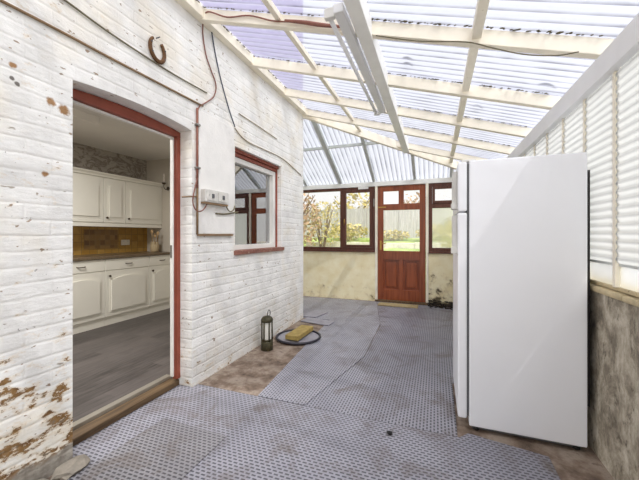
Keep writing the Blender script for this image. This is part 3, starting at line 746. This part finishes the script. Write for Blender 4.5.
# dead leaves lying on the roof
def onroof(u, v):
    d = ray(u, v); t = (zroof(0)-CAMH+.03)/(d.z+SL*d.x); return d*t+Vector((0, 0, CAMH))
for (u, v, s_, lab) in ((408, 62, .03, 'dark dead leaf on the roof right of the deep beam, upper of a pair'), (408, 67, .026, 'dark dead leaf on the roof right of the deep beam, lower of a pair'), (512, 53.5, .035, 'dark dead leaf on the roof just beyond the nearest rafter at the right'), (547, 89, .04, 'dark dead leaf on the roof close to the eaves beam'), (277, 33, .022, 'dark dead leaf on the roof against the lilac wall'), (478, 109, .03, 'small dark leaf on the roof between the middle rafters')):
    p = onroof(u, v); b = B(); n = 8; rows = []
    for i in range(n+1):
        t_ = i/n; w = s_*.55*math.sin(PI*min(1, t_*1.02))+.001; L = (t_-.5)*2*s_*1.4
        rows.append([(p.x+L, p.y+w*k_, p.z+.014-SL*L+.012*abs(k_)+.006*math.sin(t_*4)) for k_ in (-1, -.5, 0, .5, 1)])
    b.strip(rows); b.strip([[(q[0], q[1], q[2]+.002) for q in r_] for r_ in rows])
    tag(b.build('dead_leaf', 'leaf_dark'), lab, 'leaf', 'dead leaves on the roof')

# ------------------------------------------------------------------ fridge
fx0, fx1, fy0, fy1 = .190, .777, 2.12, 2.72
e = empty('fridge_freezer', ((fx0+fx1)/2, (fy0+fy1)/2, 0), 'tall plain white fridge freezer standing against the right wall', 'fridge')
b = B(); b.box(fx0, fx1, fy0, fy1, .035, 1.655, .008); b.build('cabinet', 'fridge', e)
b = B(); b.box(fx1-.001, fx1+.022, fy0+.03, fy1-.03, .25, 1.56, .003); tag(b.build('condenser', 'black', e), 'black condenser grille at the back')
b = B(); b.box(fx0-.012, fx0+.002, fy0+.012, fy1-.012, .09, 1.64); b.build('door_seal', 'gasket', e)
b = B(); b.box(.126, fx0-.012, fy0+.0, fy1, 1.345, 1.65, .012); du = b.build('upper_door', 'fridge', e)
b = B(); b.box(.126, fx0-.012, fy0+.0, fy1, .075, 1.338, .012); dl = b.build('lower_door', 'fridge', e)
for o_, z0, z1 in ((du, 1.37, 1.6), (dl, 1.09, 1.325)):
    b = B(); b.box(.095, .128, fy0+.035, fy0+.075, z0, z1, .008); b.box(.09, .13, fy0+.022, fy0+.1, z0-.008, z0+.03, .006); b.build('handle', 'fridge_trim', o_)
b = B(); b.box(.15, .23, fy0+.03, fy0+.07, 1.654, 1.668, .004); b.build('hinge_cover', 'fridge_trim', e)
b = B(); b.box(fx0+.03, fx1-.02, fy0+.03, fy1-.03, .012, .036); tag(b.build('base', 'gasket', e), 'grey base plinth')
for xx in (fx0+.04, fx1-.04):
    for yy in (fy0+.04, fy1-.04):
        b = B(); b.lathe([(.02, 0.0), (.02, .012), (.01, .014), (.01, .034)], (xx, yy, 0.004), 12); b.build('foot', 'black', e)

# ------------------------------------------------------------------ floor coverings
def mat_(name, poly, z0, z1, m, label, cat='mat', group='studded plastic floor mats'):
    b = B(); b.prism([(x, y, z0) for x, y in poly], (0, 0, z1-z0)); return tag(b.build(name, m), label, cat, group)
m1 = mat_material('matting_by_door', False, seed=1.0, stain=.75)
m2 = mat_material('matting_strip', True, (174, 173, 182), (94, 93, 102), .45, 4.0)
m5 = mat_material('matting_worn', False, (150, 148, 152), (78, 76, 80), .8, 21.0)
m3 = mat_material('matting_runner', True, (164, 163, 172), (82, 81, 89), .75, 9.0)
mat_('floor_mat', [(-1.92, 1.115), (-1.70, 1.10), (-1.45, .75), (-1.2, .1), (.57, .1), (.57, 2.02), (.18, 2.09), (.13, 2.03), (-1.79, 2.03), (-1.79, 1.97), (-1.92, 1.97)], 0.0, .006, m1, 'large grey studded mat across the foreground up to the kitchen threshold')
mat_('floor_mat', [(-1.70, .5), (-1.18, .5), (-1.16, 1.56), (-1.66, 1.575)], .0062, .0085, m5, 'worn darker piece of studded mat lying on the foreground mat')
mat_('floor_mat', [(-1.24, 2.035), (-.865, 2.035), (-.665, 3.05), (-.70, 4.2), (-1.40, 4.2), (-1.36, 3.6)], 0.0, .009, m2, 'pale studded mat strip beside the bare patch below the house window')
mat_('floor_mat', [(-.863, 2.033), (.12, 2.033), (.12, 2.76), (.42, 2.76), (.42, 5.6), (-1.0, 5.66), (-.69, 4.2), (-.66, 3.04)], 0.0, .006, m3, 'long studded mat runner passing the fridge to the garden door')
mat_('floor_mat', [(-2.9, 4.205), (-.695, 4.205), (-1.005, 5.66), (-2.9, 5.66)], 0.0, .006, m2, 'studded mat under the back window round the house corner')
mat_('floor_slab', [(-2.3, 3.86+.36), (-1.62, 4.22), (-1.55, 4.55), (-2.3, 4.6)], .0065, .022, 'tray', 'loose grey flat sheet lying by the house corner', 'sheet', None)
mat_('floor_slab', [(-1.75, 3.98), (-1.32, 3.9), (-1.30, 4.12), (-1.72, 4.18)], .0095, .02, 'tray', 'second loose grey flat sheet nearer the round tray', 'sheet', None)
b = B(); b.box(-.93, -.28, 5.34, 5.56, .0065, .022, .004); tag(b.build('doormat', 'coir'), 'small tan doormat at the foot of the garden door', 'mat')
# dry leaves swept into the back corner
b = B()
for k in range(170):
    x, y = R.uniform(-.12, .42), 5.69-abs(R.gauss(0, .09)); z = .008+R.random()*.10*max(0, 1-(5.69-y)/.2)
    b.blob((x, y, z), R.uniform(.012, .028), 1.4, .8, .35, .4, 1)
tag(b.build('leaf_litter', 'litter'), 'heap of black dry leaves swept under the small back window', 'leaves', None, 'stuff')
def onF(u, v, z=0):
    d = ray(u, v); t = (z-CAMH)/d.z; return d*t+Vector((0, 0, CAMH))
p = onF(389.5, 435.5); b = B(); b.blob((p.x, p.y, .016), .014, 1.3, 1, .8, .25, 2); tag(b.build('stone', 'black'), 'small black pebble lying on the studded mat', 'stone')
for (u, v, s_, lab) in ((62, 468, .06, 'broken concrete lump at the left foot of the door opening'), (22, 500, .065, 'broken concrete lump against the foot of the near wall')):
    p = onF(u, v); b = B(); b.blob((max(p.x, XL+s_*1.1), p.y, s_*.4), s_, 1.0, 1.5, .55, .16, 2); tag(b.build('rubble', 'rubble'), lab, 'rubble')

# lantern
p = onF(267, 349.5); p.x = max(p.x, XL+.09); lx_, ly_ = p.x, p.y
e = empty('lantern', (lx_, ly_, 0), 'old green brown metal lantern with a pale glass window standing by the wall', 'lantern')
b = B(); b.lathe([(.058, 0), (.062, .005), (.062, .085), (.056, .092), (.05, .1)], (lx_, ly_, .0), 24); b.build('tank', 'lamp_metal', e)
b = B()
for a in range(0, 360, 60):
    ca, sa = math.cos(math.radians(a+25)), math.sin(math.radians(a+25)); b.tube([(lx_+.054*ca, ly_+.054*sa, .095), (lx_+.054*ca, ly_+.054*sa, .30)], .0075, 8)
b.lathe([(.058, .0), (.06, .01), (.05, .014)], (lx_, ly_, .1), 24); b.build('cage', 'lamp_metal', e)
b = B(); b.lathe([(.043, .1), (.046, .12), (.046, .28), (.043, .30)], (lx_, ly_, 0), 24); b.build('glass_chimney', 'lamp_glass', e)
b = B(); b.lathe([(.062, .295), (.064, .31), (.06, .325), (.048, .342), (.028, .352), (.008, .356)], (lx_, ly_, 0), 24); b.build('hood', 'lamp_metal', e)
b = B(); b.tube([(lx_+.01*math.sin(a*.2), ly_+.034*math.sin(a)+.03, .375+.034*math.cos(a)) for a in [2*PI*k/24 for k in range(24)]], .0045, 8, True); b.build('carrying_ring', 'wire_grey', e)
# tray and block
p = onF(298.5, 338.5); tx, ty = p.x, p.y
e = empty('round_tray', (tx, ty, 0), 'round grey tray with a dark raised rim on the bare floor', 'tray')
b = B(); b.lathe([(.225, 0.012), (.24, .012), (.245, .02), (.225, .022)], (tx, ty, 0), 40); b.build('dish', 'tray', e)
b = B(); b.tube([(tx+.25*math.cos(a), ty+.25*math.sin(a), .026) for a in [2*PI*k/48 for k in range(48)]], .013, 8, True); b.build('rim', 'tray_rim', e)
m = Matrix.Translation((tx+.01, ty+.02, .0)) @ Matrix.Rotation(math.radians(88), 4, 'Z')
b = B(); b.box(-.215, .215, -.08, .08, .040, .092, .008, m); tag(b.build('block', 'brick_tan'), 'yellow brown block lying across the round tray', 'block')

# ------------------------------------------------------------------ garden
def zl(y): return 0.05 if y < 7 else .05+min(1.0, (y-7)/7.5)*1.0
rows = [[(x, y, zl(y)+.03*math.sin(x*1.3+y)) for x in range(-16, 3, 2)] for y in [5.9, 6.4, 7, 8, 9, 10, 11.5, 13, 14.5, 17, 22]]
b = B(); b.strip(rows); struct(b.build('ground_lawn', 'lawn'), 'sloping sunlit lawn beyond the back windows', 'lawn')
b = B(); b.box(-14, 2, -8, 5.88, -.3, -.125); b.box(2.01, 14, -8, 22, -.3, -.125); struct(b.build('ground', 'paving'), 'paved ground round the house', 'ground')
def shrub(name, c, rx, ry, rz, leafm, label, n=420, ls=.07, stems=9, cat='shrub', bare=.0):
    e = empty(name, c, label, cat, 'garden shrubs and trees'); c = Vector(c)
    b = B()
    for k in range(stems):
        a = 2*PI*k/stems+R.uniform(-.3, .3); r_ = R.uniform(.4, .9)
        top = c+Vector((rx*r_*math.cos(a), ry*r_*math.sin(a), rz*R.uniform(1.1, 1.9)))
        mid = c.lerp(top, .5)+Vector((R.uniform(-.1, .1), R.uniform(-.1, .1), .15*rz))
        b.tube(curve([c+Vector((.05*math.cos(a), .05*math.sin(a), -.05)), mid, top], 4), [.03*rz*(1-.09*i) for i in range(9)], 6)
    b.build('stems', 'twig', e)
    t = bmesh.new()
    for k in range(n):
        while True:
            q = Vector((R.uniform(-1, 1), R.uniform(-1, 1), R.uniform(-1, 1)))
            if .25 < q.length < 1: break
        pp = c+Vector((q.x*rx, q.y*ry, rz+q.z*rz)); s_ = ls*R.uniform(.6, 1.3)
        ax = Vector((R.uniform(-1, 1), R.uniform(-1, 1), R.uniform(-.6, 1))).normalized(); bx = ax.cross(Vector((R.uniform(-1, 1), R.uniform(-1, 1), R.uniform(-1, 1)))).normalized()
        vs = [t.verts.new(pp+ax*s_*u_+bx*s_*w_) for u_, w_ in ((-1, 0), (-.3, .45), (.5, .35), (1, 0), (.5, -.35), (-.3, -.45))]
        t.faces.new(vs)
    b = B(); b._merge(t); b.build('foliage', leafm, e); return e
shrub('bare_shrub', (-4.75, 9.6, zl(9.6)), 1.25, .75, 1.3, 'leaf_tan', 'tan leafed bare shrub behind the left pane of the back window', 1500, .075, 22)
shrub('bare_shrub', (-4.1, 11.4, zl(11.4)), .8, .6, .95, 'leaf_yellow', 'smaller yellow shrub near the window mullion', 600, .06, 12)
shrub('green_shrub', (-4.3, 8.0, zl(8.0)-.05), .55, .4, .35, 'leaf_green', 'low bright green bush at the foot of the tan shrub', 380, .06, 6)
shrub('yellow_shrub', (-3.7, 13.6, zl(13.6)), .95, .7, .4, 'leaf_yellow', 'pale yellow bush before the fence, seen through the casement', 420, .09, 8)
shrub('green_shrub', (-1.75, 13.9, zl(13.9)), .75, .3, .22, 'leaf_yellow', 'low olive bush before the fence, left of the door glass', 350, .07, 6)
shrub('yellow_shrub', (.1, 13.6, zl(13.6)), .95, .5, .35, 'leaf_yellow', 'low pale yellow bush seen through the door', 350, .08, 6)
shrub('green_shrub', (.8, 10.5, zl(10.5)), .8, .6, .7, 'leaf_yellow', 'yellow green bush behind the frosted pane', 350, .08, 6)
shrub('garden_tree', (-4.2, 17, 1.0), 1.6, 1.2, 1.35, 'leaf_yellow', 'yellow green tree behind the fence, left of the garden door', 620, .13, 9, 'tree')
shrub('garden_tree', (-1.2, 19, 1.0), 1.0, .8, 1.35, 'leaf_tan', 'tan leafed tree behind the fence, seen in the door top panes', 420, .12, 8, 'tree')
fx = -9.0; k = 0
while fx < .3:
    e = empty('fence_panel', (fx+.9, 15.3, zl(15.3)-.05), 'silver grey board fence panel, number-less stretch at the garden end', 'fence', 'fence panels at the garden end')
    e['label'] = 'silver grey board fence panel at the far end of the lawn'
    b = B()
    for i in range(12): b.box(fx+.02+i*.148, fx+.16+i*.148, 15.29, 15.32, zl(15.3), zl(15.3)+1.45+.02*(i % 2))
    b.build('boards', 'fence', e)
    b = B(); b.box(fx-.05, fx+.05, 15.24, 15.34, zl(15.3)-.05, zl(15.3)+1.6, .01); b.build('post', 'fence', e)
    fx += 1.85; k += 1
b = B()
x = -5
while x < 4:
    L = R.uniform(.3, .6); b.box(x, x+L-.01, 11.9, 12.15, zl(12)-.1, zl(12)+.18+R.uniform(0, .04), .02); x += L
tag(b.build('garden_edging', 'pale_stone'), 'low pale stone edging across the lawn', 'edging')

# ------------------------------------------------------------------ light
wd = bpy.data.worlds.new('World'); S.world = wd; wd.use_nodes = True
wn = wd.node_tree; wn.nodes.clear()
bg = wn.nodes.new('ShaderNodeBackground'); wo = wn.nodes.new('ShaderNodeOutputWorld')
tc = wn.nodes.new('ShaderNodeTexCoord'); sp = wn.nodes.new('ShaderNodeSeparateXYZ'); rp_ = wn.nodes.new('ShaderNodeValToRGB')
wn.links.new(tc.outputs['Generated'], sp.inputs[0]); wn.links.new(sp.outputs['Z'], rp_.inputs[0])
rp_.color_ramp.elements[0].position = 0; rp_.color_ramp.elements[0].color = (1, .98, .95, 1)
rp_.color_ramp.elements[1].position = .8; rp_.color_ramp.elements[1].color = (.88, .93, 1, 1)
wn.links.new(rp_.outputs[0], bg.inputs[0]); bg.inputs[1].default_value = .8
wn.links.new(bg.outputs[0], wo.inputs[0])
def sun(name, strength, angle, d):
    L = bpy.data.lights.new(name, 'SUN'); L.energy = strength; L.angle = math.radians(angle); L.color = (1, .98, .95)
    o = bpy.data.objects.new(name, L); COL.objects.link(o); o.rotation_euler = Vector(d).to_track_quat('-Z', 'Y').to_euler()
sun('hazy_sun', 2.3, 50, (-.5, .42, -.78))
sun('sun', 1.0, .6, (-.45, .40, -.78))
L = bpy.data.lights.new('kitchen_fill', 'AREA'); L.energy = 42; L.size = .5; L.color = (1, .98, .95)  # unseen area light added to brighten the kitchen
o = bpy.data.objects.new('kitchen_fill', L); COL.objects.link(o); o.location = (-3.2, 1.4, 2.38)

# ------------------------------------------------------------------ camera
cam = bpy.data.cameras.new('camera'); cam.sensor_width = 36; cam.lens = F/639*36; cam.clip_start = .05
cam.shift_y = -5/639
co = bpy.data.objects.new('camera', cam); COL.objects.link(co); co.location = (0, 0, CAMH); co.rotation_euler = (PI/2, 0, TH)
S.camera = co
S.view_settings.view_transform = 'Standard'; S.view_settings.look = 'None'; S.view_settings.exposure = .58; S.view_settings.gamma = 1
S.view_settings.use_curve_mapping = False
S.cycles.max_bounces = 10; S.cycles.diffuse_bounces = 5; S.cycles.transparent_max_bounces = 24; S.cycles.transmission_bounces = 6
S.cycles.use_denoising = True
